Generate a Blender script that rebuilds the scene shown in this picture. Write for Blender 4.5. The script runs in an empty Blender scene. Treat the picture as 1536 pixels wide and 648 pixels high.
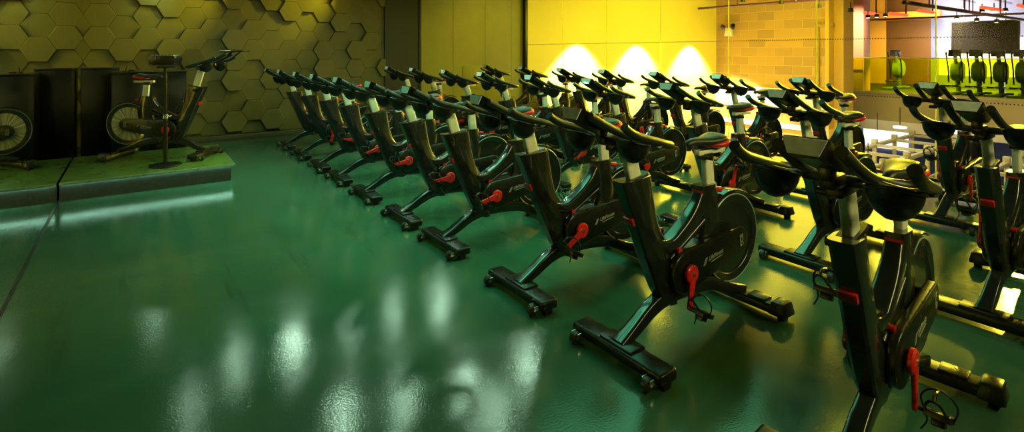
import bpy, bmesh, math, random
from mathutils import Vector, Matrix
random.seed(7)
PI = math.pi
COL = bpy.context.scene.collection

# ------------------------------------------------------------------ helpers
def tag(o, label=None, cat=None, group=None, kind=None):
    if label: o['label'] = label
    if cat: o['category'] = cat
    if group: o['group'] = group
    if kind: o['kind'] = kind
    return o

def empty(name, loc, rz=0.0):
    o = bpy.data.objects.new(name, None)
    COL.objects.link(o)
    o.location = loc
    o.rotation_euler = (0, 0, rz)
    o.empty_display_size = 0.1
    return o

def copy_tree(o, parent=None):
    c = o.copy()
    COL.objects.link(c)
    c.parent = parent
    for ch in list(o.children):
        copy_tree(ch, c)
    return c

def crom(pts, n=5):
    """Catmull-Rom through tuples of any length"""
    P = [tuple(map(float, p)) for p in pts]
    P = [P[0]] + P + [P[-1]]
    out = []
    for i in range(1, len(P) - 2):
        for k in range(n):
            t = k / n
            a, b, c, d = P[i-1], P[i], P[i+1], P[i+2]
            out.append(tuple(0.5*((2*b[j]) + (-a[j]+c[j])*t + (2*a[j]-5*b[j]+4*c[j]-d[j])*t*t
                       + (-a[j]+3*b[j]-3*c[j]+d[j])*t**3) for j in range(len(b))))
    out.append(P[-2])
    return out

class MB:
    def __init__(self):
        self.bm = bmesh.new()
    def box(self, c, s, bevel=0.0, rot=None, seg=2, taper=None):
        """taper = (fx, fy): scale of the top face"""
        bm2 = bmesh.new()
        bmesh.ops.create_cube(bm2, size=1.0)
        for v in bm2.verts:
            f = (1, 1)
            if taper and v.co.z > 0: f = taper
            v.co = Vector((v.co.x*s[0]*f[0], v.co.y*s[1]*f[1], v.co.z*s[2]))
        if bevel > 0:
            bmesh.ops.bevel(bm2, geom=list(bm2.edges), offset=bevel, segments=seg, affect='EDGES', profile=0.5)
        M = Matrix.Translation(Vector(c)) @ (rot.to_4x4() if rot else Matrix.Identity(4))
        self._merge(bm2, M)
        return self
    def _merge(self, bm2, M):
        mp = {}
        for v in bm2.verts:
            mp[v] = self.bm.verts.new(M @ v.co)
        for f in bm2.faces:
            try: self.bm.faces.new([mp[v] for v in f.verts])
            except ValueError: pass
        bm2.free()
    def cyl(self, p0, p1, r0, r1=None, n=20, caps=True):
        r1 = r0 if r1 is None else r1
        return self.tube([tuple(p0)+(r0,), tuple(p1)+(r1,)], n=n, caps=caps)
    def tube(self, pts, n=10, caps=True, smooth=0, closed=False):
        """pts: (x,y,z,r)"""
        if smooth: pts = crom(pts, smooth)
        P = [Vector(p[:3]) for p in pts]; R = [p[3] for p in pts]
        T = []
        m = len(P)
        for i in range(m):
            if closed: t = P[(i+1) % m] - P[i-1]
            else: t = P[min(i+1, m-1)] - P[max(i-1, 0)]
            if t.length < 1e-9: t = Vector((0, 0, 1))
            T.append(t.normalized())
        ref = Vector((0, 0, 1)) if abs(T[0].z) < 0.9 else Vector((1, 0, 0))
        nrm = T[0].cross(ref).normalized()
        rings = []
        for i in range(m):
            if i:
                nrm = nrm - T[i]*nrm.dot(T[i])
                nrm.normalize()
            b = T[i].cross(nrm)
            rings.append([self.bm.verts.new(P[i] + (nrm*math.cos(2*PI*k/n) + b*math.sin(2*PI*k/n))*R[i]) for k in range(n)])
        for i in range(m-1 if not closed else m):
            A, B = rings[i], rings[(i+1) % m]
            for k in range(n):
                self.bm.faces.new([A[k], A[(k+1) % n], B[(k+1) % n], B[k]])
        if caps and not closed:
            self.bm.faces.new(rings[0][::-1]); self.bm.faces.new(rings[-1])
        return self
    def slab(self, pts, n=20, p=4.0, smooth=6, w0=0.0):
        """sweep in the s-z plane; pts: (s, z, half thickness in plane, half width lateral[, lateral offset])"""
        pts = [tuple(q) + ((w0,) if len(q) == 4 else ()) for q in pts]
        if smooth: pts = crom(pts, smooth)
        m = len(pts); rings = []
        for i, (s, z, a, b, w) in enumerate(pts):
            q0, q1 = pts[max(i-1, 0)], pts[min(i+1, m-1)]
            t = Vector((q1[0]-q0[0], 0, q1[1]-q0[1])).normalized()
            nn = Vector((-t.z, 0, t.x))
            ring = []
            for k in range(n):
                th = 2*PI*(k+0.5)/n
                c, si = math.cos(th), math.sin(th)
                u = math.copysign(abs(c)**(2/p), c)*a; v = math.copysign(abs(si)**(2/p), si)*b
                ring.append(self.bm.verts.new(Vector((s, w, z)) + nn*u + Vector((0, 1, 0))*v))
            rings.append(ring)
        for A, B in zip(rings, rings[1:]):
            for k in range(n):
                self.bm.faces.new([A[k], A[(k+1) % n], B[(k+1) % n], B[k]])
        self.bm.faces.new(rings[0][::-1]); self.bm.faces.new(rings[-1])
        return self
    def prism(self, poly, y0, y1, bevel=0.0, seg=2):
        """poly in (x,z), extruded along y"""
        bm2 = bmesh.new()
        A = [bm2.verts.new((x, y0, z)) for x, z in poly]
        B = [bm2.verts.new((x, y1, z)) for x, z in poly]
        n = len(poly)
        bm2.faces.new(A); bm2.faces.new(B[::-1])
        for i in range(n):
            bm2.faces.new([A[i], B[i], B[(i+1) % n], A[(i+1) % n]])
        bmesh.ops.recalc_face_normals(bm2, faces=bm2.faces)
        if bevel > 0:
            ed = [e for e in bm2.edges if len({v.co.y for v in e.verts}) == 1]
            bmesh.ops.bevel(bm2, geom=ed, offset=bevel, segments=seg, affect='EDGES', profile=0.5)
        self._merge(bm2, Matrix.Identity(4))
        return self
    def lathe(self, prof, c=(0, 0, 0), axis='z', n=32):
        """prof: (r, h)"""
        rings = []
        for r, h in prof:
            ring = []
            for k in range(n):
                a = 2*PI*k/n
                x, y = r*math.cos(a), r*math.sin(a)
                v = Vector((x, y, h)) if axis == 'z' else (Vector((x, h, y)) if axis == 'y' else Vector((h, x, y)))
                ring.append(self.bm.verts.new(v + Vector(c)))
            rings.append(ring)
        for A, B in zip(rings, rings[1:]):
            for k in range(n):
                self.bm.faces.new([A[k], A[(k+1) % n], B[(k+1) % n], B[k]])
        if prof[0][0] > 1e-6: self.bm.faces.new(rings[0][::-1])
        if prof[-1][0] > 1e-6: self.bm.faces.new(rings[-1])
        return self
    def build(self, name, mat, parent=None, loc=None, angle=35, flat=False):
        bmesh.ops.remove_doubles(self.bm, verts=self.bm.verts, dist=1e-5)
        bmesh.ops.recalc_face_normals(self.bm, faces=self.bm.faces)
        me = bpy.data.meshes.new(name)
        self.bm.to_mesh(me); self.bm.free()
        if not flat:
            me.polygons.foreach_set('use_smooth', [True]*len(me.polygons))
            me.set_sharp_from_angle(angle=math.radians(angle))
        mats = mat if isinstance(mat, (list, tuple)) else [mat]
        for m in mats: me.materials.append(m)
        o = bpy.data.objects.new(name, me)
        COL.objects.link(o)
        if loc: o.location = loc
        if parent: o.parent = parent
        return o

# ------------------------------------------------------------------ materials
def new_mat(name):
    m = bpy.data.materials.new(name); m.use_nodes = True
    nt = m.node_tree
    return m, nt, nt.nodes['Principled BSDF']

def N(nt, t, **kw):
    n = nt.nodes.new(t)
    for k, v in kw.items():
        if k in n.inputs: n.inputs[k].default_value = v
        else: setattr(n, k, v)
    return n

def noisy(name, col, rough=0.5, metal=0.0, scale=30.0, amt=0.12, bump=0.0, bscale=200.0, coat=0.0, spec=0.5, rvar=0.1):
    m, nt, b = new_mat(name)
    tc = N(nt, 'ShaderNodeTexCoord')
    nz = N(nt, 'ShaderNodeTexNoise'); nz.inputs['Scale'].default_value = scale; nz.inputs['Detail'].default_value = 4
    nt.links.new(tc.outputs['Object'], nz.inputs['Vector'])
    r = N(nt, 'ShaderNodeValToRGB')
    r.color_ramp.elements[0].position = 0.3; r.color_ramp.elements[1].position = 0.7
    r.color_ramp.elements[0].color = tuple(c*(1-amt) for c in col) + (1,)
    r.color_ramp.elements[1].color = tuple(min(1, c*(1+amt)) for c in col) + (1,)
    nt.links.new(nz.outputs['Fac'], r.inputs['Fac'])
    nt.links.new(r.outputs['Color'], b.inputs['Base Color'])
    mr = N(nt, 'ShaderNodeMapRange'); mr.inputs['To Min'].default_value = max(0, rough-rvar); mr.inputs['To Max'].default_value = min(1, rough+rvar)
    nt.links.new(nz.outputs['Fac'], mr.inputs['Value'])
    nt.links.new(mr.outputs['Result'], b.inputs['Roughness'])
    b.inputs['Metallic'].default_value = metal
    b.inputs['Coat Weight'].default_value = coat
    b.inputs['Specular IOR Level'].default_value = spec
    if bump:
        n2 = N(nt, 'ShaderNodeTexNoise'); n2.inputs['Scale'].default_value = bscale
        nt.links.new(tc.outputs['Object'], n2.inputs['Vector'])
        bp = N(nt, 'ShaderNodeBump'); bp.inputs['Strength'].default_value = bump; bp.inputs['Distance'].default_value = 0.002
        nt.links.new(n2.outputs['Fac'], bp.inputs['Height'])
        nt.links.new(bp.outputs['Normal'], b.inputs['Normal'])
    return m

def emit(name, col, strength):
    m, nt, b = new_mat(name)
    b.inputs['Base Color'].default_value = (0.02, 0.02, 0.02, 1)
    b.inputs['Emission Color'].default_value = col + (1,)
    b.inputs['Emission Strength'].default_value = strength
    return m

M = {}
M['black'] = noisy('black_plastic', (0.008, 0.009, 0.008), 0.30, spec=0.4, bump=0.15, bscale=400)
M['frame'] = noisy('satin_black_frame', (0.012, 0.014, 0.013), 0.22, spec=0.5, coat=0.5, rvar=0.05, bump=0.03, bscale=300)
M['rubber'] = noisy('dark_rubber_grip', (0.014, 0.020, 0.018), 0.36, bump=0.3, bscale=600)
M['alu'] = noisy('brushed_aluminium', (0.80, 0.80, 0.68), 0.42, metal=0.15, amt=0.05)
M['steel'] = noisy('bright_steel', (0.6, 0.6, 0.58), 0.25, metal=1.0)
M['red'] = noisy('red_paint', (0.62, 0.012, 0.008), 0.35, amt=0.15, coat=0.3)
M['redmetal'] = noisy('red_crank_paint', (0.80, 0.014, 0.012), 0.32, amt=0.25, scale=90, coat=0.3)
M['letter'] = noisy('silver_grey_lettering', (0.33, 0.35, 0.31), 0.5)
M['guard'] = noisy('gloss_black_guard', (0.010, 0.011, 0.010), 0.30, coat=0.3)
M['rim'] = noisy('pale_rim_edge', (0.35, 0.42, 0.36), 0.35, metal=0.3)
M['lens'] = noisy('console_lens', (0.85, 0.90, 0.95), 0.25, coat=0.6)
M['screen'] = noisy('dark_screen', (0.01, 0.012, 0.02), 0.12)
M['darkwall'] = noisy('dark_grey_paint', (0.030, 0.034, 0.028), 0.55, scale=3)
M['olive'] = noisy('plain_partition_paint', (0.30, 0.28, 0.05), 0.62, scale=4, amt=0.06)
M['olive_line'] = noisy('partition_joint', (0.18, 0.17, 0.04), 0.6)
M['ceil'] = noisy('dark_ceiling', (0.02, 0.022, 0.02), 0.8, scale=2)
M['cabinet'] = noisy('black_lacquer_cabinet', (0.006, 0.007, 0.005), 0.38, spec=0.25)
M['stagetop'] = noisy('stage_deck', (0.10, 0.16, 0.03), 0.30, scale=12, amt=0.25, coat=0.2)
M['fascia'] = noisy('stage_fascia', (0.025, 0.032, 0.027), 0.5, scale=25, amt=0.3)
M['lip'] = noisy('stage_edge_trim', (0.22, 0.36, 0.27), 0.3, metal=0.4)
M['led'] = emit('led_strip', (0.50, 1.0, 0.75), 15.0)
M['base'] = noisy('baseboard', (0.07, 0.075, 0.03), 0.5)
M['white'] = noisy('white_trim', (0.75, 0.72, 0.6), 0.5)
M['yellowrig'] = noisy('yellow_painted_steel', (0.42, 0.34, 0.12), 0.45, metal=0.1)
M['fasciaslab'] = noisy('beige_plaster', (0.62, 0.50, 0.24), 0.7, scale=1.5, amt=0.08)
M['beige'] = noisy('ochre_plaster', (0.60, 0.36, 0.04), 0.7, scale=1.5, amt=0.08)
M['pipe'] = noisy('dark_red_track', (0.09, 0.02, 0.01), 0.45)
M['redbeam'] = emit('glowing_red_channel', (1.0, 0.10, 0.03), 1.6)
M['lamp'] = emit('white_spot_lens', (1.0, 0.95, 0.85), 14.0)
M['coollamp'] = emit('cool_white_lamp', (0.80, 0.90, 1.0), 10.0)
M['cliplight'] = emit('bright_window', (1.0, 0.95, 0.72), 5.0)

def mk_yellow():
    return noisy('yellow_wall_paint', (0.88, 0.70, 0.06), 0.6, scale=1.0, amt=0.03)  # yellow light on a white wall, put into the base colour
M['yellow'] = mk_yellow()

def mk_hex():
    m, nt, b = new_mat('hexagon_tile')
    tc = N(nt, 'ShaderNodeTexCoord')
    nz = N(nt, 'ShaderNodeTexNoise'); nz.inputs['Scale'].default_value = 6; nz.inputs['Detail'].default_value = 6
    nt.links.new(tc.outputs['Object'], nz.inputs['Vector'])
    r = N(nt, 'ShaderNodeValToRGB')
    r.color_ramp.elements[0].color = (0.115, 0.105, 0.018, 1); r.color_ramp.elements[1].color = (0.16, 0.145, 0.026, 1)
    nt.links.new(nz.outputs['Fac'], r.inputs['Fac'])
    nt.links.new(r.outputs['Color'], b.inputs['Base Color'])
    b.inputs['Roughness'].default_value = 0.55
    n2 = N(nt, 'ShaderNodeTexNoise'); n2.inputs['Scale'].default_value = 60
    nt.links.new(tc.outputs['Object'], n2.inputs['Vector'])
    bp = N(nt, 'ShaderNodeBump'); bp.inputs['Strength'].default_value = 0.15; bp.inputs['Distance'].default_value = 0.004
    nt.links.new(n2.outputs['Fac'], bp.inputs['Height']); nt.links.new(bp.outputs['Normal'], b.inputs['Normal'])
    return m
M['hex'] = mk_hex()

def mk_floor():
    m, nt, b = new_mat('poured_resin_floor')
    tc = N(nt, 'ShaderNodeTexCoord')
    nz = N(nt, 'ShaderNodeTexNoise'); nz.inputs['Scale'].default_value = 0.9; nz.inputs['Detail'].default_value = 5; nz.inputs['Distortion'].default_value = 0.6
    nt.links.new(tc.outputs['Object'], nz.inputs['Vector'])
    r = N(nt, 'ShaderNodeValToRGB')
    r.color_ramp.elements[0].position = 0.3; r.color_ramp.elements[1].position = 0.72
    r.color_ramp.elements[0].color = (0.034, 0.100, 0.060, 1); r.color_ramp.elements[1].color = (0.048, 0.130, 0.082, 1)
    nt.links.new(nz.outputs['Fac'], r.inputs['Fac'])
    # scuffs
    ms = N(nt, 'ShaderNodeMapping'); ms.inputs['Scale'].default_value = (5.0, 0.7, 1); ms.inputs['Rotation'].default_value = (0, 0, 0.35)
    nt.links.new(tc.outputs['Object'], ms.inputs['Vector'])
    sc = N(nt, 'ShaderNodeTexNoise'); sc.inputs['Scale'].default_value = 1.0; sc.inputs['Detail'].default_value = 3
    nt.links.new(ms.outputs['Vector'], sc.inputs['Vector'])
    sr = N(nt, 'ShaderNodeMapRange'); sr.inputs['From Min'].default_value = 0.60; sr.inputs['From Max'].default_value = 0.78
    sr.inputs['To Min'].default_value = 1.0; sr.inputs['To Max'].default_value = 0.6
    nt.links.new(sc.outputs['Fac'], sr.inputs['Value'])
    mx = N(nt, 'ShaderNodeVectorMath', operation='SCALE')
    nt.links.new(r.outputs['Color'], mx.inputs[0]); nt.links.new(sr.outputs['Result'], mx.inputs['Scale'])
    nt.links.new(mx.outputs['Vector'], b.inputs['Base Color'])
    n3 = N(nt, 'ShaderNodeTexNoise'); n3.inputs['Scale'].default_value = 2.6; n3.inputs['Detail'].default_value = 6
    nt.links.new(tc.outputs['Object'], n3.inputs['Vector'])
    mr = N(nt, 'ShaderNodeMapRange'); mr.inputs['From Min'].default_value = 0.3; mr.inputs['From Max'].default_value = 0.7
    mr.inputs['To Min'].default_value = 0.10; mr.inputs['To Max'].default_value = 0.17
    nt.links.new(n3.outputs['Fac'], mr.inputs['Value']); nt.links.new(mr.outputs['Result'], b.inputs['Roughness'])
    b.inputs['Specular IOR Level'].default_value = 0.55
    n4 = N(nt, 'ShaderNodeTexNoise'); n4.inputs['Scale'].default_value = 100; n4.inputs['Detail'].default_value = 2
    nt.links.new(tc.outputs['Object'], n4.inputs['Vector'])
    bp = N(nt, 'ShaderNodeBump'); bp.inputs['Strength'].default_value = 1.0; bp.inputs['Distance'].default_value = 0.00042
    nt.links.new(n4.outputs['Fac'], bp.inputs['Height'])
    n5 = N(nt, 'ShaderNodeTexNoise'); n5.inputs['Scale'].default_value = 3.0
    nt.links.new(tc.outputs['Object'], n5.inputs['Vector'])
    b2 = N(nt, 'ShaderNodeBump'); b2.inputs['Strength'].default_value = 0.25; b2.inputs['Distance'].default_value = 0.006
    nt.links.new(n5.outputs['Fac'], b2.inputs['Height']); nt.links.new(bp.outputs['Normal'], b2.inputs['Normal'])
    nt.links.new(b2.outputs['Normal'], b.inputs['Normal'])
    return m
M['floor'] = mk_floor()

def mk_mirror():
    m, nt, b = new_mat('wall_mirror')
    tc = N(nt, 'ShaderNodeTexCoord')
    nz = N(nt, 'ShaderNodeTexNoise'); nz.inputs['Scale'].default_value = 2
    nt.links.new(tc.outputs['Object'], nz.inputs['Vector'])
    mr = N(nt, 'ShaderNodeMapRange'); mr.inputs['To Min'].default_value = 0.0; mr.inputs['To Max'].default_value = 0.02
    nt.links.new(nz.outputs['Fac'], mr.inputs['Value']); nt.links.new(mr.outputs['Result'], b.inputs['Roughness'])
    b.inputs['Base Color'].default_value = (0.86, 0.88, 0.80, 1); b.inputs['Metallic'].default_value = 1.0
    return m
M['mirror'] = mk_mirror()

def mk_brick(name, c1, c2, cm, sx, axis):
    m, nt, b = new_mat(name)
    tc = N(nt, 'ShaderNodeTexCoord'); sp = N(nt, 'ShaderNodeSeparateXYZ'); cb = N(nt, 'ShaderNodeCombineXYZ')
    nt.links.new(tc.outputs['Object'], sp.inputs[0])
    nt.links.new(sp.outputs[axis], cb.inputs[0]); nt.links.new(sp.outputs['Z'], cb.inputs[1])
    br = N(nt, 'ShaderNodeTexBrick'); br.inputs['Scale'].default_value = 1.0
    br.inputs['Brick Width'].default_value = sx; br.inputs['Row Height'].default_value = sx*0.5
    br.inputs['Mortar Size'].default_value = 0.012
    br.inputs['Color1'].default_value = c1 + (1,); br.inputs['Color2'].default_value = c2 + (1,); br.inputs['Mortar'].default_value = cm + (1,)
    nt.links.new(cb.outputs[0], br.inputs['Vector'])
    nt.links.new(br.outputs['Color'], b.inputs['Base Color'])
    bp = N(nt, 'ShaderNodeBump'); bp.inputs['Strength'].default_value = 0.6; bp.inputs['Distance'].default_value = 0.01; bp.invert = True
    nt.links.new(br.outputs['Fac'], bp.inputs['Height']); nt.links.new(bp.outputs['Normal'], b.inputs['Normal'])
    b.inputs['Roughness'].default_value = 0.8
    return m
M['brick'] = mk_brick('concrete_blocks', (0.50, 0.29, 0.03), (0.34, 0.20, 0.03), (0.50, 0.30, 0.05), 0.52, 'Y')

def mk_glass(name, tint, refl=0.10, fac=1.0):
    m = bpy.data.materials.new(name); m.use_nodes = True
    nt = m.node_tree; nt.nodes.clear()
    out = N(nt, 'ShaderNodeOutputMaterial')
    tr = N(nt, 'ShaderNodeBsdfTransparent'); tr.inputs['Color'].default_value = tint + (1,)
    gl = N(nt, 'ShaderNodeBsdfGlossy'); gl.inputs['Roughness'].default_value = 0.02
    fr = N(nt, 'ShaderNodeFresnel'); fr.inputs['IOR'].default_value = 1.18
    mx = N(nt, 'ShaderNodeMixShader')
    ge = N(nt, 'ShaderNodeNewGeometry'); iv = N(nt, 'ShaderNodeMath', operation='SUBTRACT'); iv.inputs[0].default_value = 1.0
    nt.links.new(ge.outputs['Backfacing'], iv.inputs[1])
    mu = N(nt, 'ShaderNodeMath', operation='MULTIPLY'); nt.links.new(fr.outputs[0], mu.inputs[0]); nt.links.new(iv.outputs[0], mu.inputs[1])
    nt.links.new(mu.outputs[0], mx.inputs[0]); nt.links.new(tr.outputs[0], mx.inputs[1]); nt.links.new(gl.outputs[0], mx.inputs[2])
    nt.links.new(mx.outputs[0], out.inputs['Surface'])
    return m
M['glass'] = mk_glass('clear_glass', (0.97, 0.95, 0.86))
M['greenglass'] = mk_glass('green_tinted_glass', (0.80, 0.92, 0.06))
M['joint'] = noisy('yellow_silicone_joint', (0.95, 0.90, 0.25), 0.4)  # yellow gleam of glass edges catching light, put into the joint colour
_nt = M['joint'].node_tree; _b = _nt.nodes['Principled BSDF']; _b.inputs['Transmission Weight'].default_value = 0.0
_tl = _nt.nodes.new('ShaderNodeBsdfTranslucent'); _tl.inputs['Color'].default_value = (1, 0.95, 0.3, 1)
_mx = _nt.nodes.new('ShaderNodeMixShader'); _mx.inputs[0].default_value = 0.75
_nt.links.new(_b.outputs[0], _mx.inputs[1]); _nt.links.new(_tl.outputs[0], _mx.inputs[2]); _nt.links.new(_mx.outputs[0], _nt.nodes['Material Output'].inputs['Surface'])
M['dot'] = noisy('dark_dot_film', (0.05, 0.045, 0.03), 0.7)

def mk_flywheel():
    m, nt, b = new_mat('sunburst_flywheel')
    tc = N(nt, 'ShaderNodeTexCoord'); sp = N(nt, 'ShaderNodeSeparateXYZ')
    nt.links.new(tc.outputs['Object'], sp.inputs[0])
    at = N(nt, 'ShaderNodeMath', operation='ARCTAN2')
    nt.links.new(sp.outputs['Z'], at.inputs[0]); nt.links.new(sp.outputs['X'], at.inputs[1])
    cb = N(nt, 'ShaderNodeCombineXYZ'); nt.links.new(at.outputs[0], cb.inputs[0])
    nz = N(nt, 'ShaderNodeTexNoise'); nz.inputs['Scale'].default_value = 6; nz.inputs['Detail'].default_value = 4
    nt.links.new(cb.outputs[0], nz.inputs['Vector'])
    bp = N(nt, 'ShaderNodeBump'); bp.inputs['Strength'].default_value = 1.0; bp.inputs['Distance'].default_value = 0.02
    nt.links.new(nz.outputs['Fac'], bp.inputs['Height']); nt.links.new(bp.outputs['Normal'], b.inputs['Normal'])
    r = N(nt, 'ShaderNodeValToRGB')
    r.color_ramp.elements[0].position = 0.35; r.color_ramp.elements[1].position = 0.65
    r.color_ramp.elements[0].color = (0.30, 0.28, 0.18, 1); r.color_ramp.elements[1].color = (0.95, 0.90, 0.60, 1)
    nt.links.new(nz.outputs['Fac'], r.inputs['Fac']); nt.links.new(r.outputs['Color'], b.inputs['Base Color'])
    b.inputs['Metallic'].default_value = 0.10; b.inputs['Roughness'].default_value = 0.35
    return m
M['fly'] = mk_flywheel()

# ------------------------------------------------------------------ camera
CH, F = 1.45, 785.0
cd = bpy.data.cameras.new('camera'); cam = bpy.data.objects.new('camera', cd); COL.objects.link(cam)
cam.location = (0, 0, CH)
TH = math.atan((768-203)/F)
cam.rotation_euler = (PI/2, 0, -TH)
cd.sensor_width = 36; cd.lens = F/1536*36
cd.shift_y = -(324-77)/1536
cd.clip_start = 0.05; cd.clip_end = 200
bpy.context.scene.camera = cam

# ------------------------------------------------------------------ lettering
def text_mesh(body, size, mat, name, shear=0.0, bold=0.0, spacing=1.0):
    cu = bpy.data.curves.new(name, 'FONT')
    cu.body = body; cu.size = size; cu.extrude = 0.0008; cu.shear = shear; cu.offset = bold
    cu.space_character = spacing; cu.resolution_u = 2
    cu.align_x = 'CENTER'; cu.align_y = 'CENTER'
    o = bpy.data.objects.new(name, cu); COL.objects.link(o)
    bpy.context.view_layer.update()
    dg = bpy.context.evaluated_depsgraph_get()
    me = bpy.data.meshes.new_from_object(o.evaluated_get(dg))
    bpy.data.objects.remove(o)
    me.materials.clear(); me.materials.append(mat)
    return me

# ------------------------------------------------------------------ the indoor bike
# local frame: +x to the rear of the bike, y lateral, z up, origin on the floor under the front stabiliser
def make_bike():
    root = empty('indoor_bike', (0, 0, 0))
    # front stabiliser
    m = MB()
    m.box((0.055, 0, 0.052), (0.115, 0.56, 0.055), 0.016, seg=3)
    m.box((0.060, 0, 0.082), (0.10, 0.20, 0.018), 0.006)
    m.box((0.05, 0.255, 0.018), (0.05, 0.04, 0.036), 0.006); m.box((0.05, -0.255, 0.018), (0.05, 0.04, 0.036), 0.006)
    fs = m.build('front_stabilizer', M['black'], root)
    for k in (-1, 1):
        w = MB()
        w.lathe([(0.006, -0.016), (0.024, -0.016), (0.031, -0.011), (0.031, 0.011), (0.024, 0.016), (0.006, 0.016)], (-0.028, 0.225*k, 0.031), 'y', 20)
        w.build('transport_wheel', M['rubber'], fs)
        h = MB()
        h.cyl((-0.028, 0.225*k-0.020, 0.031), (-0.028, 0.225*k+0.020, 0.031), 0.009, n=12)
        h.box((-0.008, 0.225*k-0.022, 0.040), (0.05, 0.006, 0.03), 0.002); h.box((-0.008, 0.225*k+0.022, 0.040), (0.05, 0.006, 0.03), 0.002)
        h.build('axle', M['steel'], fs)
    # rear stabiliser
    m = MB()
    m.box((1.045, 0, 0.050), (0.105, 0.54, 0.050), 0.015, seg=3)
    for k in (-1, 1):
        m.box((1.045, 0.243*k, 0.062), (0.125, 0.10, 0.075), 0.014, taper=(0.8, 0.7))
        m.box((1.045, 0.25*k, 0.013), (0.05, 0.04, 0.026), 0.005)
        m.box((1.045, 0.12*k, 0.078), (0.085, 0.10, 0.016), 0.005)
    rs = m.build('rear_stabilizer', M['black'], root)
    # base beam: arch from front bar under the cranks to the rear bar
    m = MB()
    m.slab([(0.035, 0.078, 0.022, 0.040), (0.14, 0.120, 0.030, 0.034), (0.27, 0.185, 0.036, 0.032), (0.40, 0.215, 0.042, 0.032),
            (0.58, 0.215, 0.044, 0.032), (0.76, 0.185, 0.040, 0.032), (0.90, 0.125, 0.034, 0.034), (1.05, 0.085, 0.022, 0.040)], p=5)
    m.build('base_beam', M['frame'], root)
    # front column, wide at the top, curling into the elbow
    def wedge(mb, st, dz=0.0):
        """horizontal slices: (z, front, crease, rear, half width, rear half width)"""
        rings = []
        for z, f, c, r, w, wr in crom(st, 4):
            P = [(f, w*0.60), (f+0.006, w*0.88), (f+0.020, w), (c, w*1.08), (c+0.30*(r-c), w*0.86), (c+0.60*(r-c), w*0.62), (c+0.82*(r-c), w*0.42), (c+0.95*(r-c), w*0.24), (r, w*0.08)]
            P = P + [(x, -y) for x, y in reversed(P)]
            rings.append([mb.bm.verts.new((x, y, z)) for x, y in P])
        n = len(rings[0])
        for A, B in zip(rings, rings[1:]):
            for k in range(n): mb.bm.faces.new([A[k], A[(k+1) % n], B[(k+1) % n], B[k]])
        mb.bm.faces.new(rings[0][::-1]); mb.bm.faces.new(rings[-1])
        return mb
    m = wedge(MB(), [(0.84, 0.028, 0.115, 0.262, 0.042, 0.016), (0.74, 0.072, 0.158, 0.278, 0.043, 0.014), (0.64, 0.117, 0.205, 0.300, 0.043, 0.014), (0.56, 0.152, 0.245, 0.330, 0.042, 0.015),
                     (0.49, 0.182, 0.285, 0.380, 0.041, 0.018), (0.42, 0.213, 0.325, 0.408, 0.041, 0.024), (0.34, 0.250, 0.365, 0.430, 0.040, 0.030), (0.26, 0.290, 0.395, 0.450, 0.038, 0.030), (0.20, 0.335, 0.42, 0.47, 0.034, 0.028), (0.165, 0.39, 0.44, 0.46, 0.026, 0.02)])
    col = m.build('front_column', M['frame'], root, angle=24)
    # rear fin of the column with the swept inner face and the V-shaped top tube
    m = MB()
    m.slab([(0.300, 0.500, 0.022, 0.034), (0.345, 0.478, 0.030, 0.041), (0.41, 0.478, 0.034, 0.044),
            (0.48, 0.512, 0.033, 0.042), (0.56, 0.560, 0.035, 0.040), (0.63, 0.610, 0.045, 0.038), (0.68, 0.655, 0.060, 0.038)], p=4.5, n=24)
    m.build('top_tube', M['frame'], root, angle=50)
    m = MB()
    wedge(m, [(0.732, 0.642, 0.745, 0.800, 0.036, 0.014), (0.66, 0.640, 0.752, 0.822, 0.038, 0.013), (0.58, 0.648, 0.765, 0.836, 0.038, 0.012), (0.50, 0.655, 0.770, 0.830, 0.038, 0.014),
              (0.40, 0.620, 0.760, 0.800, 0.038, 0.02), (0.27, 0.58, 0.72, 0.76, 0.036, 0.02)])
    st = m.build('seat_tube', M['frame'], root, angle=28)
    # decal on the seat tube front: a red header bar and fine print lines
    m = MB(); m.box((0.640, 0, 0.700), (0.004, 0.060, 0.013), 0.0); m.build('red_decal', M['red'], st)
    m = MB()
    for i, wd in enumerate((0.040, 0.05, 0.034, 0.046, 0.03)):
        m.box((0.6405, -0.004, 0.683-i*0.0115), (0.003, wd*0.7, 0.005))
    m.build('fine_print', M['letter'], st)
    # twin brace tubes below the top tube
    m = MB()
    for k in (-1, 1):
        m.tube([(0.38, 0.026*k, 0.405, 0.015), (0.50, 0.026*k, 0.468, 0.015), (0.66, 0.026*k, 0.552, 0.015)], n=12, smooth=4)
    m.build('brace_tube', M['frame'], root)
    # drive housing core
    m = MB()
    m.slab([(0.41, 0.29, 0.085, 0.050), (0.50, 0.33, 0.095, 0.052), (0.62, 0.36, 0.085, 0.050), (0.76, 0.385, 0.075, 0.045)], p=5, n=24)
    m.build('drive_housing', M['black'], root)
    # chain guards left and right with lettering
    def hull(c0, r0, c1, r1, n=14):
        ang = math.atan2(c1[1]-c0[1], c1[0]-c0[0]); d = math.hypot(c1[0]-c0[0], c1[1]-c0[1])
        off = math.acos((r0-r1)/d)
        P = []
        for i in range(n+1):
            a = ang+off + (2*PI-2*off)*i/n
            P.append((c0[0]+r0*math.cos(a), c0[1]+r0*math.sin(a)))
        for i in range(n+1):
            a = ang-off + 2*off*i/n
            P.append((c1[0]+r1*math.cos(a), c1[1]+r1*math.sin(a)))
        return P
    BB = (0.455, 0.338); HUB = (0.925, 0.405)
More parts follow.
